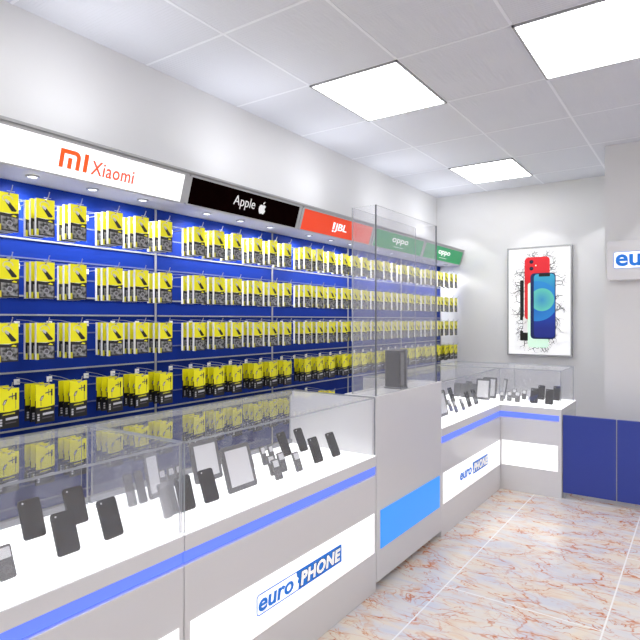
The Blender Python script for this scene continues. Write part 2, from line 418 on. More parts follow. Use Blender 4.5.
s = brand_sign(1.09, 2.085, SIGNWHITE, 'white sign with a square orange logo and thin orange lettering')
def shapes(name, polys, root, frame, z0, label=None, depth=.001):
    o = part(name, plate(polys, frame, (0, 0, 0), depth, z0), root, local=True)
    if label: o['label'] = label
    return o
c0 = 1.5875
def y_(a): return a-c0
# rounded m with inner bar, then i bar
x, w_, h_, z_ = y_(1.375), .142, .083, .042
sw = .019
outer = [(x, z_), (x+sw, z_), (x+sw, z_+h_-sw)]
mpoly = [([(x, z_), (x+sw, z_), (x+sw, z_+h_), (x, z_+h_)], ORANGE)]
arc = [(x+.099-.03+.03*math.cos(R(a)), z_+h_-.03+.03*math.sin(R(a))) for a in range(90, -1, -15)]
arci = [(x+.099-.03+.011*math.cos(R(a)), z_+h_-.03+.011*math.sin(R(a))) for a in range(90, -1, -15)]
mpoly.append(([(x+sw, z_+h_-sw), arci[0], arc[0], (x+sw, z_+h_)], ORANGE))
for a in range(len(arc)-1): mpoly.append(([arc[a+1], arc[a], arci[a], arci[a+1]], ORANGE))
mpoly.append(([(x+.08, z_), (x+.099, z_), arc[-1], arci[-1]], ORANGE))
mpoly.append(([(x+.040, z_), (x+.059, z_), (x+.059, z_+h_*.58), (x+.040, z_+h_*.58)], ORANGE))
mpoly.append(([(x+.117, z_), (x+.137, z_), (x+.137, z_+h_), (x+.117, z_+h_)], ORANGE))
shapes('emblem', mpoly, s, FS, ZL, 'square orange m and i emblem')
lettering('lettering', 'Xiaomi', s, FS, FS @ Vector((0, 0, ZL)), (y_(1.532), .040, y_(1.768), .106), THINORANGE, off=.0007, spacing=1.05, label='thin orange letters')
s = brand_sign(2.137, 3.137, SIGNBLACK, 'black sign with pale lettering and a fruit shaped logo')
c0 = 2.637
lettering('lettering', 'Apple', s, FS, FS @ Vector((0, 0, ZL)), (y_(2.49), .045, y_(2.685), .124), PALELET, off=-.0004, spacing=1.0, label='pale letters')
half = [(0, .60), (.10, .66), (.24, .66), (.38, .58), (.40, .53)]
body = [(0, .62), (.12, .67), (.26, .67), (.38, .60), (.43, .54), (.36, .47), (.32, .37), (.34, .27), (.40, .19), (.46, .14), (.40, .02), (.30, -.13), (.20, -.19), (.10, -.17), (0, -.13),
        (-.10, -.17), (-.20, -.19), (-.30, -.12), (-.42, .08), (-.47, .28), (-.44, .46), (-.36, .59), (-.24, .67), (-.10, .67)][::-1]
leaf = [(-.01, .74), (.02, .86), (.10, .96), (.22, 1.0), (.20, .88), (.12, .78)][::-1]
K = .068
def ap(pts): return [(y_(2.757)+p[0]*K*1.05, .058+p[1]*K) for p in pts]
body_c = ap(body)
shapes('emblem', [([(y_(2.757), .07)]+[], PALELET)][:0]+[([body_c[i], body_c[(i+1) % len(body_c)], (y_(2.752), .074)], PALELET) for i in range(len(body_c))]+[(ap(leaf), PALELET)], s, FS, ZL, 'pale bitten fruit emblem')
s = brand_sign(3.195, 4.19, SIGNORANGE, 'orange sign with bold white lettering')
c0 = 3.6925
lettering('lettering', 'JBL', s, FS, FS @ Vector((0, 0, ZL)), (y_(3.622), .040, y_(3.80), .112), WHITELET, off=.0016, spacing=.98, label='bold white letters')
shapes('exclamation_mark', [([(y_(3.595), .062), (y_(3.617), .062), (y_(3.62), .114), (y_(3.592), .114)], WHITELET), ([(y_(3.596), .040), (y_(3.616), .040), (y_(3.616), .056), (y_(3.596), .056)], WHITELET)], s, FS, ZL)
for (ya, yb, lab) in ((4.255, 5.25, 'green sign seen through the glass tower, pale lettering'), (5.31, 6.36, 'end green sign next to the room corner, white lettering')):
    s = brand_sign(ya, yb, SIGNGREEN, lab); c0 = (ya+yb)/2
    lettering('lettering', 'oppo', s, FS, FS @ Vector((0, 0, ZL)), (-.165, .058, .165, .118), WHITELET, off=.0012, spacing=1.0, label='rounded white letters')
    shapes('underline', [([(-.11, .036), (.09, .036), (.09, .0395), (-.11, .0395)], WHITELET)], s, FS, ZL)

bayname = ['', 'white', 'black', 'orange', 'nearer green', 'farther green']
ordn = ['first', 'second', 'third', 'fourth', 'fifth', 'sixth']
for k in range(1, 6):
    for j, oy in enumerate((.26, .56, .86)):
        y = BAYS[k]+oy
        t = thing('downlight', '%s round recessed downlight from left in the canopy under the %s sign' % (ordn[j], bayname[k]), 'downlight', (-2.50, y, 2.152), group='canopy downlights')
        rg = MB(); o_, i_ = circle(.030), circle(.022)
        for q in ring([(p[0]-2.50, p[1]+y) for p in o_], [(p[0]-2.50, p[1]+y) for p in i_]): rg.prism(q, 2, 2.145, 2.1519, SILVER)
        part('trim_ring', rg, t)
        part('lens', MB().prism([(p[0]-2.50, p[1]+y) for p in i_], 2, 2.149, 2.1518, LENS), t)
        spot('canopy_downlight_beam', (-2.53, y, 2.140), (-2.60, y, 1.0), 18, 172, .9, .06)
    # lamp lying on the canopy, washing the wall above it
    spot('canopy_uplight', (-2.38, BAYS[k]+.53, 2.36), (-2.46, BAYS[k]+.53, 2.9), 7.0, 172, 1.0, .12, (.93, .95, 1))

# ------------------------------------------------------------------ goods on the slat wall
PW = .082
def front_shapes(mb, polys, x, w, h):
    """polys in unit card coordinates (0..1, 0..1 up), printed on the front at x"""
    for pts, m, lift in polys:
        mb.face([(x+lift*.0003, (p[0]-.5)*w, (p[1]-1)*h) for p in pts], m)
def cable_box_mesh():
    w, h, t_ = PW, .162, .016
    mb = MB(); mb.flat = True
    tmp = MB().box((-t_, -w/2, -h), (0, w/2, 0), PKWHITE); mb.v, mb.f, mb.m, mb.mats = tmp.v, tmp.f, tmp.m, tmp.mats
    P = [([(0, .47), (1, .47), (1, 1), (0, 1)], YEL, 1), ([(0, 0), (1, 0), (1, .49), (.5, .455), (0, .47)], BLK, 2),
         ([(.10, .04), (.96, .04), (.96, .36), (.10, .38)], PHOTO, 3),
         ([(0, .0), (.12, .0), (.12, .17), (0, .17)], OLIVE, 4), ([(.62, .40), (.86, .385), (.90, .415), (.74, .44)], YEL, 4),
         ([(.30, .79), (.52, .72), (.56, .765), (.36, .83)], LGREY, 3), ([(.30, .77), (.56, .75), (.90, .56), (.84, .525), (.64, .525)], BLK, 3),
         ([(.30, .79), (.36, .82), (.52, .745), (.50, .70), (.36, .74)], LGREY, 4),
         ([(.36, .20), (.46, .14), (.66, .15), (.72, .22), (.60, .29), (.44, .29)], MGREY, 4),
         ([(.42, .19), (.6, .17), (.64, .24), (.5, .27)], DGREY, 5),
         ([(.46, .945), (.54, .945), (.54, .97), (.46, .97)], DGREY, 3)]
    cpts = [(.44+.27*math.cos(R(a)), .84+.10*math.sin(R(a))) for a in range(-10, 250, 26)]
    ipts = [(.44+.235*math.cos(R(a)), .84+.082*math.sin(R(a))) for a in range(-10, 250, 26)]
    for i in range(len(cpts)-1): P.append(([cpts[i], cpts[i+1], ipts[i+1], ipts[i]], LGREY, 2))
    front_shapes(mb, P, 0, w, h)
    return mb.mesh('cable_box')
def earphone_mesh():
    w, h, t_ = .085, .166, .007
    mb = MB(); mb.flat = True
    tmp = MB().box((-t_, -w/2, -h*.40), (0, w/2, 0), YEL).box((-t_, -w/2, -h), (0, w/2, -h*.40), BLK); mb.v, mb.f, mb.m, mb.mats = tmp.v, tmp.f, tmp.m, tmp.mats
    P = [([(0, .42), (.5, .41), (1, .44), (1, 1), (0, 1)], YEL, 1), ([(0, 0), (1, 0), (1, .445), (.55, .405), (0, .42)], BLK, 2),
         ([(.20, .33), (.80, .35), (.80, .385), (.24, .365)], OLIVE, 3),
         ([(.36, .20), (.94, .22), (.94, .28), (.36, .26)], LGREY, 3), ([(.34, .11), (.86, .125), (.86, .155), (.34, .14)], DGREY, 3),
         ([(.20, .60), (.28, .71), (.44, .74), (.40, .68), (.30, .59)], DGREY, 2), ([(.24, .61), (.31, .69), (.38, .70), (.30, .61)], LGREY, 3),
         ([(.255, .45), (.285, .45), (.275, .62), (.25, .62)], DGREY, 2),
         ([(.50, .765), (.80, .795), (.80, .825), (.50, .80)], DGREY, 2), ([(.80, .70), (.885, .70), (.885, .88), (.80, .88)], BLK, 2),
         ([(.66, .72), (.70, .72), (.70, .88), (.66, .88)], DGREY, 2), ([(.825, .47), (.85, .47), (.85, .70), (.825, .70)], DGREY, 2),
         ([(.46, .95), (.54, .95), (.54, .97), (.46, .97)], DGREY, 2)]
    for q in range(3): P.append(([(.08, .07+q*.065), (.19, .07+q*.065), (.19, .115+q*.065), (.08, .115+q*.065)], LGREY, 3))
    front_shapes(mb, P, 0, w, h)
    return mb.mesh('earphone_packet')
def hook_meshes():
    mb = MB()
    mb.tube([(0, 0, 0), (.262, 0, 0), (.276, 0, .012), (.284, 0, .030)], .0022, SILVER)
    mb.tube([(.268, -.016, .006), (.268, .016, .006)], .0018, SILVER)
    mb.tube([(0, 0, .02), (.10, 0, .016), (.20, 0, .004)], .0014, SILVER)
    return mb.mesh('wire_hook'), MB().box((-.002, -.013, -.013), (.004, .013, .013), PKWHITE).mesh('back_plate')
cable_me, ear_me = cable_box_mesh(), earphone_mesh()
hook_me, plate_me = hook_meshes()
ROWS = [('top row', 2.036, cable_me), ('second row', 1.757, cable_me), ('third row', 1.486, cable_me), ('fourth row', 1.214, ear_me), ('lowest row', .942, ear_me)]
OFF = (.151, .309, .466, .664, .822, .979)
DEP = ('front', 'middle', 'rear')
proto = {}
hook0 = None
for ri, (rn, zt, me) in enumerate(ROWS):
    for k in range(1, 6):
        if ri == 4 and k > 3: continue
        for j, oy in enumerate(OFF):
            y = BAYS[k]+oy-PW/2-.0035
            if k == 5 and j == 5: y -= .012
            if ri == 4 and k == 3 and j > 2: continue
            hz = zt-.008
            where = '%s hook from left in %s below %s sign' % (ordn[j], rn, bayname[k])
            if hook0 is None:
                h = link('display_hook', hook_me); bp = link('back_plate', plate_me, h); hook0 = (h, bp)
            else:
                h = hook0[0].copy(); bp = hook0[1].copy(); COL.objects.link(h); COL.objects.link(bp); bp.parent = h
            h.location = (XP, y, hz+.004); tag(h, 'silver wire display hook, ' + where, 'hook', 'silver hooks on the slat wall')
            for d in range(3):
                isc = me is cable_me
                nm = 'hanging_cable_box' if isc else 'hanging_earphone_packet'
                if nm not in proto: o = proto[nm] = link(nm, me)
                else: o = proto[nm].copy(); COL.objects.link(o)
                o.location = (-2.398-.0455*d, y+random.uniform(-.0015, .0015), zt+random.uniform(-.002, .002))
                o.rotation_euler = (0, 0, R(random.uniform(-1.2, 1.2)))
                if isc: tag(o, '%s yellow cable box, ' % DEP[d] + where, 'cable box', 'yellow cable boxes in the ' + rn)
                else: tag(o, '%s yellow earphone packet, ' % DEP[d] + where, 'earphone packet', 'yellow earphone packets in the ' + rn)

# ------------------------------------------------------------------ display counters
ZS, ZT, GT = .752, 1.075, .008
def pane(a, bb, thin, m=CASEGLASS): return MB().box(a, bb, m, EDGE, thin)
def euro_logo(root, frame, origin, x0, x1, xe, xb, z0, z1, outline, parent=None):
    """origin relative to the root; outline box x0..x1, euro ends at xe, PHONE box starts at xb"""
    lg = []
    h = z1-z0
    if outline:
        o_ = rrect(x1-x0, h, .016, (x0+x1)/2, (z0+z1)/2, corners=(1, 0, 0, 1)); i_ = rrect(x1-x0-.008, h-.008, .012, (x0+x1)/2, (z0+z1)/2, corners=(1, 0, 0, 1))
        lg += [(q, LOGOBLUE) for q in ring(o_, i_)]
    nb = [(xb+.012, z0+h*.02), (x1-.004, z0+h*.02), (x1-.004, z1-h*.03), (xb, z1-h*.03), (xb+.004, z0+h*.70), (xb+.016, z0+h*.60), (xb+.006, z0+h*.42), (xb+.018, z0+h*.30)]
    lg += [(nb, LOGOBLUE)]
    o = part('logo_shape', plate(lg, frame, origin, .001, .0002), root, local=True, label='blue outline and box of the logo', parent=parent)
    og = Vector(origin)
    nz = frame @ Vector((0, 0, .0008))
    lettering('lettering', 'euro', root, frame, og+nz, (x0+.012, z0+h*.14, xe, z0+h*.72), LOGOBLUE, off=.0022, shear=.12, parent=parent, label='blue slanted letters')
    lettering('lettering', 'PHONE', root, frame, og+nz*1.6, (xb+.026, z0+h*.10, x1-.010, z1-h*.12), LOGODARK, off=.0062, shear=.12, spacing=1.08, parent=parent, label='navy edge behind the white letters')
    lettering('lettering', 'PHONE', root, frame, og+nz*2.6, (xb+.029, z0+h*.14, x1-.013, z1-h*.15), WHITELET, off=.0040, shear=.12, spacing=1.10, parent=parent, label='bold white letters')
def counter_x(name, label, y0, y1, xr, logo=None, left=None, right=None, rear=True):
    """display counter whose front faces +x at x=-1.49"""
    xf = -1.49
    t = thing(name, label, 'display counter', ((xf+xr)/2, (y0+y1)/2, 0), group='white lit display counters')
    part('cabinet', MB().box((xr, y0, 0), (xf, y1, .642), LAM), t, bevel=.003)
    part('led_strip', MB().box((xr+.02, y0+.002, .648), (xf-.006, y1-.002, .690), LEDBLUE), t, label='glowing blue strip')
    part('top_board', MB().box((xr, y0, .692), (xf+.002, y1, ZS-.004), LAM), t, bevel=.002)
    part('display_shelf', MB().box((xr+.004, y0+.003, ZS-.004), (xf-.004, y1-.003, ZS), SURF), t, label='bright white backlit shelf')
    part('light_panel', MB().box((xf-.002, y0+.025, .222), (xf+.004, y1-.025, .437), LIGHTBOX), t, label='glowing white front panel')
    if logo: euro_logo(t, FX, Vector((xf+.004, 0, 0))-t.location, *logo)
    part('front_pane', pane((xf-GT-.003, y0+.004, ZS), (xf-.003, y1-.004, ZT-GT-.0005), 0), t)
    part('top_pane', pane((xr+.004, y0+.004, ZT-GT), (xf-.003, y1-.004, ZT), 2), t)
    if rear:
        ym = (y0+y1)/2
        part('sliding_door', pane((xr+.014, y0+.02, ZS+.025), (xr+.020, ym+.03, ZT-.03), 0), t)
        part('sliding_door', pane((xr+.006, ym-.03, ZS+.025), (xr+.012, y1-.02, ZT-.03), 0), t)
        part('door_track', MB().box((xr+.002, y0+.004, ZS), (xr+.026, y1-.004, ZS+.024), TRACK), t)
        part('door_track', MB().box((xr+.004, y0+.004, ZT-.030), (xr+.024, y1-.004, ZT-GT-.001), TRACK), t)
    for sd, yy in ((left, y0), (right, y1)):
        ya = yy+.004 if yy == y0 else yy-.004-GT
        if sd == 'glass': part('side_pane', pane((xr+.03, ya, ZS), (xf-GT-.004, ya+GT, ZT-GT-.001), 1), t)
        if sd == 'white':
            ya = yy+.001 if yy == y0 else yy-.019
            part('side_panel', MB().box((xr+.003, ya, ZS+.0005), (xf-GT-.004, ya+.018, ZT-GT-.001), LAM), t, label='white side panel inside the case')
    return t
counter_x('display_counter', 'nearest white display counter with phones, cut by the left edge', -.35, 1.318, -2.085, right='glass')
counter_x('display_counter', 'white display counter left of the tower with large blue shop logo', 1.322, 2.695, -2.085, logo=(1.695, 2.332, 1.94, 1.962, .297, .384, True), left='glass', right='white')
counter_x('display_counter', 'white display counter right of the tower with small blue shop logo', 3.625, 4.972, -2.12, logo=(3.955, 4.605, 4.215, 4.238, .292, .388, False), left='white')
# return counter, front faces -y
yf, yr, xa, xb = 4.976, 5.62, -2.12, -.982
t = thing('display_counter', 'short white display counter in the corner beside the blue gate', 'display counter', ((xa+xb)/2, (yf+yr)/2, 0), group='white lit display counters')
part('cabinet', MB().box((xa, yf, 0), (xb, yr, .642), LAM), t, bevel=.003)
part('led_strip', MB().box((xa+.02, yf+.006, .648), (xb-.0205, yr-.02, .690), LEDBLUE), t, label='glowing blue strip')
part('end_board', MB().box((xb-.02, yf, .6425), (xb, yr, .6915), LAM), t)
part('top_board', MB().box((xa, yf-.002, .692), (xb, yr, ZS-.004), LAM), t, bevel=.002)
part('display_shelf', MB().box((xa+.004, yf+.004, ZS-.004), (xb-.004, yr-.004, ZS), SURF), t, label='bright white backlit shelf')
part('light_panel', MB().box((-1.478, yf-.004, .222), (xb-.03, yf+.002, .437), LIGHTBOX), t, label='glowing white front panel')
part('front_pane', pane((-1.495, yf+.003, ZS), (xb-.004, yf+.003+GT, ZT-GT-.0005), 1), t)
part('top_pane', pane((xa+.004, yf+.003, ZT-GT), (xb-.004, yr-.09, ZT), 2), t)
part('rear_pane', pane((xa+.004, yr-.098, ZS), (-1.52, yr-.09, ZT-GT-.0005), 1), t)
part('rear_pane', pane((-1.515, yr-.098, ZS), (xb-.014, yr-.09, ZT-GT-.0005), 1), t)
part('side_pane', pane((xb-.004-GT, yf+.012, ZS), (xb-.004, yr-.09, ZT-GT-.001), 0), t)

# tower counter with glass case
t = thing('tower_counter', 'tall narrow white counter block with sky blue panel and a glass top', 'counter', (-1.59, 3.16, 0))
part('cabinet', MB().box((-1.70, 2.699, .045), (-1.488, 3.621, 1.077), LAM), t, bevel=.003)
part('toe_kick', MB().box((-1.69, 2.705, 0), (-1.545, 3.615, .045), LAMDARK), t, label='recessed grey base')
part('accent_panel', MB().box((-1.490, 2.741, .221), (-1.484, 3.58, .436), SKYPANEL), t, label='sky blue front panel')
gx0, gx1, gy0, gy1, gz0, gz1 = -1.652, -1.495, 2.703, 3.545, 1.0775, 2.14
part('front_pane', pane((gx1-.006, gy0, gz0), (gx1, gy1, gz1), 0, GLASS), t)
part('rear_pane', pane((gx0, gy0, gz0), (gx0+.006, gy1, gz1), 0, GLASS), t)
part('side_pane', pane((gx0+.0065, gy0, gz0), (gx1-.0065, gy0+.006, gz1), 1, GLASS), t)
part('side_pane', pane((gx0+.0065, gy1-.006, gz0), (gx1-.0065, gy1, gz1), 1, GLASS), t)
part('corner_profile', MB().box((gx1-.003, gy0-.0025, gz0), (gx1+.003, gy0+.0025, gz1), DARKMET), t)
part('corner_profile', MB().box((gx1-.003, gy1-.0025, gz0), (gx1+.003, gy1+.0025, gz1), DARKMET), t)
# dark box shown in the glass tower
t = thing('display_box', 'tall dark grey box standing inside the glass tower', 'box', (-1.575, 3.09, 1.0775))
part('body', MB().box((-1.625, 3.052, 1.088), (-1.525, 3.120, 1.312), BOXBLACK), t, bevel=.003)
part('side_cover', MB().box((-1.628, 3.1205, 1.086), (-1.512, 3.132, 1.318), BOXGREY), t, label='lighter grey back cover')
part('front_strip', MB().box((-1.5248, 3.066, 1.098), (-1.522, 3.112, 1.300), BOXGREY), t)
part('base', MB().box((-1.630, 3.046, 1.0778), (-1.510, 3.138, 1.0875), BOXGREY), t)

# ------------------------------------------------------------------ devices in the cases
def local_plate(mb, w, h, r, x0, x1, m, cy=0, cz=0, corners=(1, 1, 1, 1)):
    tmp = MB().prism(rrect(w, h, r, cy, cz, 4, corners), 0, x0, x1, m)
    i = len(mb.v); mb.v += tmp.v
    for f, q in zip(tmp.f, tmp.m): mb.f.append(tuple(i+a for a in f)); mb.m.append(mb.mi(m))
    return mb
def device(name, kind, x, y, yaw, w, L, lean, label, cat, shell, zs=ZS, group=None):
    t_ = .011
    root = thing(name, label, cat, (x, y, zs), R(yaw), group)
    lift = t_*math.sin(R(lean))+.0008
    xf = Matrix.Translation((0, 0, lift)) @ Matrix.Rotation(R(-lean), 4, 'Y')
    P = lambda nm, mb, **k: part(nm, mb, root, local=True, xf=xf, **k)
    r = {'phone': .010, 'tablet': .012, 'player': .006, 'slim': .007}[kind]
    r = min(r, w*.3)
    o = P('body', local_plate(MB(), w, L, r, -t_, 0, shell, 0, L/2)); bev(o, .0022)
    if kind == 'phone':
        P('camera_lens', MB().prism(circle(.0032, -w/2+.014, L-.012, 10), 0, 0, .0010, SCREEN), label='small pale lens')
    elif kind == 'tablet':
        fb = max(.009, w*.115)
        P('screen', local_plate(MB(), w-2*fb, L-.040, .002, 0, .0009, SCREEN, 0, L/2+.002), label='blank pale screen')
    elif kind == 'player':
        P('screen', local_plate(MB(), w*.76, L*.32, .002, 0, .0008, SCREEN, 0, L*.77), label='white screen')
        wr = MB()
        for q in ring(circle(w*.30, 0, L*.30), circle(w*.13, 0, L*.30)): wr.prism(q, 0, 0, .0008, PHGREY)
        P('click_wheel', wr, label='darker ring')
    elif kind == 'slim':
        P('end_cap', local_plate(MB(), w*.86, .012, .003, 0, .0008, PHGREY, 0, L-.012))
    # clear acrylic foot behind the device that props it up
    a = R(lean); zt = L*.30*math.cos(a); xb = -L*.30*math.sin(a)-t_*math.cos(a)
    sp = MB().prism([(xb-.012, .0007), (xb-.009, .0007), (xb+.003, zt), (xb, zt)], 1, -min(w*.2, .012), min(w*.2, .012), ACRYL)
    part('prop_foot', sp, root, local=True, label='clear acrylic foot')
    return root
def phone(x, y, lab, yaw=0, lean=22, w=.076, L=.134, g='dark phones in the display cases'):
    return device('smartphone', 'phone', x, y, yaw, w, L, lean, lab, 'phone', PHBLACK, group=g)
def player(x, y, lab, yaw=0, lean=22, w=.046, L=.096, g='small music players in the display cases'):
    return device('music_player', 'player', x, y, yaw, w, L, lean, lab, 'music player', PLGREY, group=g)
def tablet(x, y, lab, yaw=0, lean=15, w=.17, L=.192, g='tablets in the display cases'):
    return device('tablet', 'tablet', x, y, yaw, w, L, lean, lab, 'tablet', BEZEL, group=g)
def slim(x, y, lab, yaw=0, lean=21, w=.036, L=.130, g='slim grey handsets in the nearest case', shell=SLIMGREY):
    return device('slim_handset', 'slim', x, y, yaw, w, L, lean, lab, 'handset', shell, group=g)
player(-1.637, .800, 'grey music player with white screen at the left edge, nearest the viewer', 3, 23)
phone(-1.873, 1.004, 'dark phone at the left, back row of the nearest case, first from left')
phone(-1.873, 1.165, 'dark phone half hidden behind another, back row of the nearest case')
phone(-1.657, .998, 'dark phone overlapping the one behind, front row of the nearest case')
phone(-1.656, 1.162, 'lone dark phone in the front row, right of the overlapping pair', 4)
slim(-1.873, 1.398, 'slim grey handset in back row, left of its close pair', -3)
slim(-1.872, 1.449, 'slim grey handset in back row, right of its close pair, beside white tablet')
tablet(-1.883, 1.522, 'narrow white screened tablet standing behind slim grey handsets by the partition', 8, 13, .074, .190)
slim(-1.653, 1.394, 'slim grey handset alone in the front row before the narrow tablet', 3)
slim(-1.664, 1.437, 'slim grey handset half hidden just left of the glass partition', 2)
phone(-1.655, 1.492, 'dark phone crossed by the glass partition edge between two cases', 0, 18)
for i, (x, y, lab) in enumerate(((-1.95, 1.62, 'left of three tiny white players seen beyond the glass partition'), (-1.95, 1.67, 'middle of three tiny white players seen beyond the glass partition'), (-1.95, 1.715, 'right of three tiny white players seen beyond the glass partition'))):
    player(x, y, lab, 0, 20, .034, .085)
tablet(-1.880, 1.822, 'white screened tablet in back row, half covered by a dark phone', -1, 15, .168, .186)
phone(-1.653, 1.619, 'dark phone standing in front of the large white screened tablet', -2, 22)
tablet(-1.661, 1.815, 'large grey framed tablet in front row of the logo counter', 0, 18, .182, .196)
slim(-1.86, 2.095, 'slim grey handset peeking out right of the large grey framed tablet', 0, 20, .030, .105)
player(-1.845, 2.184, 'back row music player between large tablet and dark phones', 4, 19, .036)
player(-1.860, 2.262, 'small back row music player mostly hidden, nearest the dark phone', 2, 20, .036, .085)
player(-1.690, 2.065, 'music player with only its white screen showing above a nearer one', -2, 22)
player(-1.624, 2.022, 'front row music player, first right of the large tablet', -3, 24)
player(-1.689, 2.138, 'music player half hidden behind the front one, middle of the cluster', -2, 20)
player(-1.632, 2.190, 'front row music player, last before the two front dark phones', 0, 22)
phone(-1.871, 2.400, 'dark phone in back row, first of four by the white side panel', 3, 24, .070)
phone(-1.862, 2.540, 'dark phone in back row, nearest the white side panel', -3, 25, .066)
phone(-1.651, 2.385, 'dark phone in front row, third of four before the side panel', 1, 22)
phone(-1.647, 2.547, 'rightmost dark phone in front row beside the white side panel', -2, 25, .070)
# right counter
tablet(-1.655, 4.085, 'white screened tablet cut by the tower edge on the right counter', 0, 13, .177, .19)
phone(-1.852, 4.615, 'dark phone right behind the tower side tablet', -2, 16)
phone(-1.870, 4.845, 'dark phone in back row before the grey phones, right counter', -3, 20, .070)
player(-1.690, 4.342, 'music player behind another, beside the tower side tablet', 0, 22)
player(-1.630, 4.300, 'front music player nearest the tower side tablet, right counter', 0, 20)
player(-1.630, 4.460, 'front music player just left of the slanted phone pair, right counter', 0, 20)
phone(-1.650, 4.662, 'dark slanted phone in front row of right counter, left of a pair', 1, 18)
phone(-1.648, 4.828, 'dark slanted phone in front row of right counter, nearest the tablets', 0, 19)
def gphone(x, y, lab, yaw, lean=12, w=.066, L=.134):
    return device('smartphone', 'phone', x, y, yaw, w, L, lean, lab, 'phone', PHGREY, group='grey phones in the far counter corner')
gphone(-1.985, 5.20, 'mid grey phone in the counter corner, leftmost of four', -92)
gphone(-1.912, 5.19, 'mid grey phone in the counter corner, second of four', -90)
gphone(-1.838, 5.22, 'mid grey phone in the counter corner, third of four', -90)
gphone(-1.940, 5.40, 'mid grey phone in the counter corner, rear one next to the tablets', -90)
tablet(-1.706, 5.130, 'front tablet with grey frame standing in the counter corner', -92, 10, .136, .196)
tablet(-1.690, 5.270, 'tablet standing just behind the front tablet in the counter corner', -90, 11, .136, .198)
tablet(-1.575, 5.33, 'tablet seen edge on behind the glass corner of the far counter', -150, 8, .10, .19)
# return counter
player(-1.530, 5.135, 'leftmost grey music player on the corner counter, by the glass edge', -92, 14, .036, .088)
player(-1.475, 5.180, 'grey music player, second from left on the corner counter', -95, 14, .044, .088)
player(-1.395, 5.150, 'grey music player in front row nearest the round player, corner counter', -95, 14)
player(-1.490, 5.400, 'white faced music player behind the second one, corner counter', -92, 14, .040, .09)
player(-1.390, 5.360, 'white faced music player behind the front one, corner counter', -92, 14, .040, .09)
device('music_player', 'player', -1.31, 5.30, -95, .056, .092, 8, 'pale wheel player left of the four dark phones, corner counter', 'music player', SCREEN, group='small music players in the display cases')
phone(-1.256, 5.172, 'dark phone on corner counter, front row left', -97, 12, .068)
phone(-1.255, 5.444, 'dark phone on corner counter, back row left', -97, 8, .062)
phone(-1.127, 5.172, 'dark phone on corner counter, front row right', -95, 12, .068)
phone(-1.124, 5.460, 'dark phone on corner counter, back row right', -97, 8, .062)

# ------------------------------------------------------------------ blue swing gate
for (xa, xb, lab) in ((-.976, -.577, 'wide blue gate leaf hinged to the corner counter'), (-.571, -.17, 'blue gate leaf at the right edge of the photo')):
    t = thing('gate_leaf', lab, 'gate', ((xa+xb)/2, 5.01, .05), group='low blue swing gate')
    part('leaf_panel', MB().box((xa, 4.995, .05), (xb, 5.025, .70), GATEBLUE), t, bevel=.002)
    if xa < -.9:
        part('floor_pivot', MB().box((xa+.004, 5.0, 0.0005), (xa+.02, 5.02, .05), SILVER), t)
        part('edge_strip', MB().box((xb-.001, 4.994, .052), (xb+.004, 5.026, .698), ALU), t, label='thin grey edge')
    hx = xa-.006 if xa < -.9 else xb+.006
    for zz in (.14, .58): part('hinge', MB().box((hx if xa < -.9 else xb-.03, 5.0255, zz), (hx+.04 if xa < -.9 else xb+.0055, 5.034, zz+.06), SILVER), t)
t = thing('gate_post', 'white post carrying the right gate leaf, outside the photo', 'post', (-.135, 5.01, 0))
part('post', MB().box((-.164, 4.98, 0), (-.105, 5.04, .74), LAM), t, bevel=.003)
part('cap', MB().box((-.168, 4.976, .74), (-.101, 5.044, .755), LAM), t, bevel=.003)

# ------------------------------------------------------------------ shop sign on the projecting wall
t = thing('shop_sign', 'white rounded shop sign with blue letters on the right wall', 'sign', (-.05, 5.28, 2.0))
bx = MB().prism([(p[0], p[1]) for p in rrect(1.13, .335, .028, -.115, 2.003, 6)], 1, 5.262, 5.3345, mat('sign body white', (228, 228, 230), .4))
part('sign_box', bx, t, bevel=.006)
x0, x1, z0, z1 = -.628, .402, 1.932, 2.073
og = Vector((0, 5.262, 0))-t.location
part('sign_face', plate([(rrect(x1-x0, z1-z0, .018, (x0+x1)/2, (z0+z1)/2), SIGNWHITE)], FY, og, .0015), t, local=True, label='bright white field')
o_ = rrect(x1-x0, z1-z0, .018, (x0+x1)/2, (z0+z1)/2); i_ = rrect(x1-x0-.007, z1-z0-.007, .015, (x0+x1)/2, (z0+z1)/2)
nb = [(-.185, 1.938), (.395, 1.938), (.395, 2.067), (-.205, 2.067), (-.20, 2.03), (-.18, 2.01), (-.197, 1.985), (-.177, 1.965)]
part('logo_shape', plate([(q, LOGOBLUE) for q in ring(o_, i_)]+[(nb, LOGOBLUE)], FY, og, .001, .0016), t, local=True, label='blue outline and box')
lettering('lettering', 'euro', t, FY, og+Vector((0, -.0022, 0)), (-.614, 1.950, -.225, 2.052), LOGOBLUE, off=.0026, label='blue letters')
lettering('lettering', 'PHONE', t, FY, og+Vector((0, -.0036, 0)), (-.155, 1.955, .38, 2.052), WHITELET, off=.003, shear=.12, label='white letters')

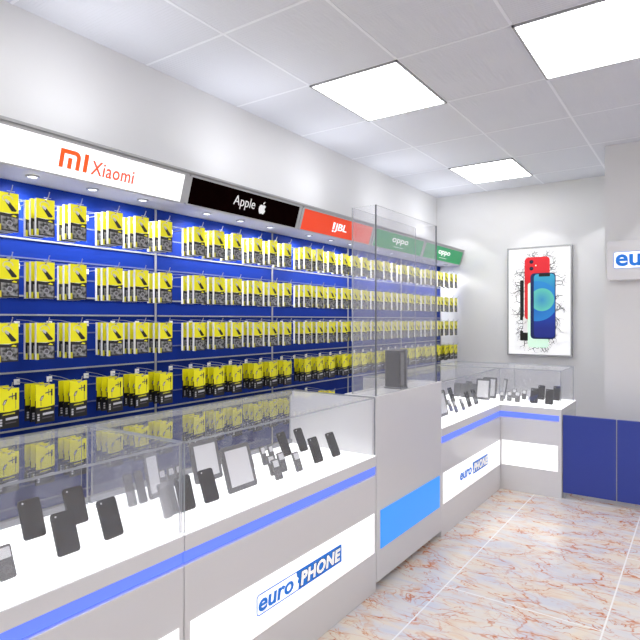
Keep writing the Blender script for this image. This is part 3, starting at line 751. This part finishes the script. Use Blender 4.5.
# ------------------------------------------------------------------ framed light poster on the back wall
PX0, PX1, PZ0, PZ1, PY = -1.832, -1.152, 1.107, 2.308, 6.375
t = thing('light_poster', 'framed backlit poster of red and blue phones on the back wall', 'poster', ((PX0+PX1)/2, PY, (PZ0+PZ1)/2))
cx, cz = t.location.x, t.location.z
fr = MB()
for a, bb in (((PX0, PZ0), (PX1, PZ0+.016)), ((PX0, PZ1-.016), (PX1, PZ1)), ((PX0, PZ0+.016), (PX0+.016, PZ1-.016)), ((PX1-.016, PZ0+.016), (PX1, PZ1-.016))):
    fr.box((a[0], PY-.012, a[1]), (bb[0], Y1-.001, bb[1]), SILVER)
part('frame', fr, t, bevel=.002)
part('face_panel', MB().box((PX0+.016, PY-.002, PZ0+.016), (PX1-.016, Y1-.002, PZ1-.016), mat('backlit poster sheet', (225, 225, 225), .5, spec=.2, emit=(255, 255, 255), strength=.40)), t, label='white backlit sheet')
PW_, PH_ = PX1-PX0, PZ1-PZ0
def q_(u, v): return ((u-.5)*PW_, (.5-v)*PH_)     # u right, v down, 0..1 over the poster
def rr(u0, v0, u1, v1, r):
    a, bb = q_(u0, v1), q_(u1, v0)
    return rrect(bb[0]-a[0], bb[1]-a[1], r, (a[0]+bb[0])/2, (a[1]+bb[1])/2)
def U(px): return (px-42)/338
def V(py): return (py-43)/566
O = (0, -.0025, 0)
def pp(name, polys, z0, label=None):
    o = part(name, plate(polys, FY, O, .0008, z0), t, local=True)
    if label: o['label'] = label
    return o
random.seed(11)
cr = []
def crack(p, ang, ln, w, depth=0):
    for s_ in range(random.randint(3, 6)):
        st = ln*random.uniform(.5, 1.2)
        nx = (p[0]+st*math.cos(ang), p[1]+st*math.sin(ang))
        if abs(nx[0]) > PW_*.47 or abs(nx[1]) > PH_*.47: return
        cr.append((line_poly(p, nx, w, w*.8), CRACK)); w *= .85
        if depth < 2 and random.random() < .55: crack(nx, ang+random.choice((-1, 1))*random.uniform(.6, 1.3), ln*.7, w*.75, depth+1)
        p = nx; ang += random.uniform(-.7, .7)
for a in range(0, 360, 9):
    ca, sa = math.cos(R(a)), math.sin(R(a))
    e_ = q_(U(205), V(335))
    p = (e_[0]+ca*.165, e_[1]+sa*.46)
    crack(p, math.atan2(sa, ca*1.2)+random.uniform(-.9, .9), .030, .0042)
    crack(p, math.atan2(ca, -sa)+random.uniform(-.5, .5), .026, .0038, 1)
pp('crack_pattern', cr, 0, 'thin dark crack lines')
pp('black_phone_print', [(rr(U(112), V(215), U(132), V(425), .008), P_BLACK), (rr(U(112), V(480), U(160), V(532), .010), P_BLACK)], .0009)
pp('white_phone_print', [(rr(U(128), V(405), U(170), V(490), .010), P_WHITE), ([q_(U(132), V(440)), q_(U(152), V(425)), q_(U(152), V(431)), q_(U(132), V(446))][::-1], P_GLEAM)], .0018)
pp('red_phone_print', [(rr(U(137), V(97), U(268), V(422), .042), P_RED)], .0027)
pp('mint_phone_print', [(rr(U(154), V(230), U(262), V(566), .026), P_MINT)], .0036)
def disc(px, py, r): c = q_(U(px), V(py)); return [(c[0]+a, c[1]+b_) for a, b_ in circle(r, 0, 0, 18)]
pp('camera_print', [(disc(173, 121, .021), P_BLACK), (disc(173, 156, .021), P_BLACK), (disc(174, 120, .010), P_NAVY, .0009), (disc(174, 155, .010), P_NAVY, .0009), (disc(196, 141, .008), P_MINT)], .0036)
pp('blue_phone_print', [(rr(U(168), V(181), U(298), V(522), .042), P_NAVY)], .0045)
pp('blue_screen_print', [(rr(U(186), V(187), U(294), V(514), .036), P_SCR)], .0054)
pp('notch_print', [(rr(U(212), V(183), U(270), V(200), .008), P_BLACK)], .0063)

# lamps in the ceiling that wash the back and projecting walls
for x in (-2.42, -1.49, -.56 - .2):
    spot('wall_washer_beam', (x, 6.02, 2.97), (x, 6.02, 0), 9, 80, .12, .02)
for x in (-.05, .8): spot('wall_washer_beam', (x, 4.93, 2.97), (x, 4.93, 0), 9, 80, .12, .02)
# lamp over the counter corner that brightens the floor in front of it
spot('ceiling_downlight_beam', (-1.15, 4.45, 2.97), (-1.15, 4.45, 0), 20, 60, .9, .05)

# ------------------------------------------------------------------ camera and view
W = bpy.data.worlds.new('world'); S.world = W; W.use_nodes = True
W.node_tree.nodes['Background'].inputs[0].default_value = (.8, .82, .86, 1); W.node_tree.nodes['Background'].inputs[1].default_value = .3
cam = bpy.data.cameras.new('camera'); co = bpy.data.objects.new('camera', cam); COL.objects.link(co)
cam.sensor_width = 36; cam.lens = 554.3/640*36; cam.clip_start = .05
co.location = (0, 0, 1.5); co.rotation_euler = (R(90), 0, math.atan(384/554.3))
S.camera = co
S.view_settings.view_transform = 'Standard'; S.view_settings.look = 'None'; S.view_settings.gamma = 1; S.view_settings.use_curve_mapping = False
S.view_settings.exposure = 0.2
S.cycles.transparent_max_bounces = 40; S.cycles.max_bounces = 10; S.cycles.diffuse_bounces = 5; S.cycles.glossy_bounces = 5
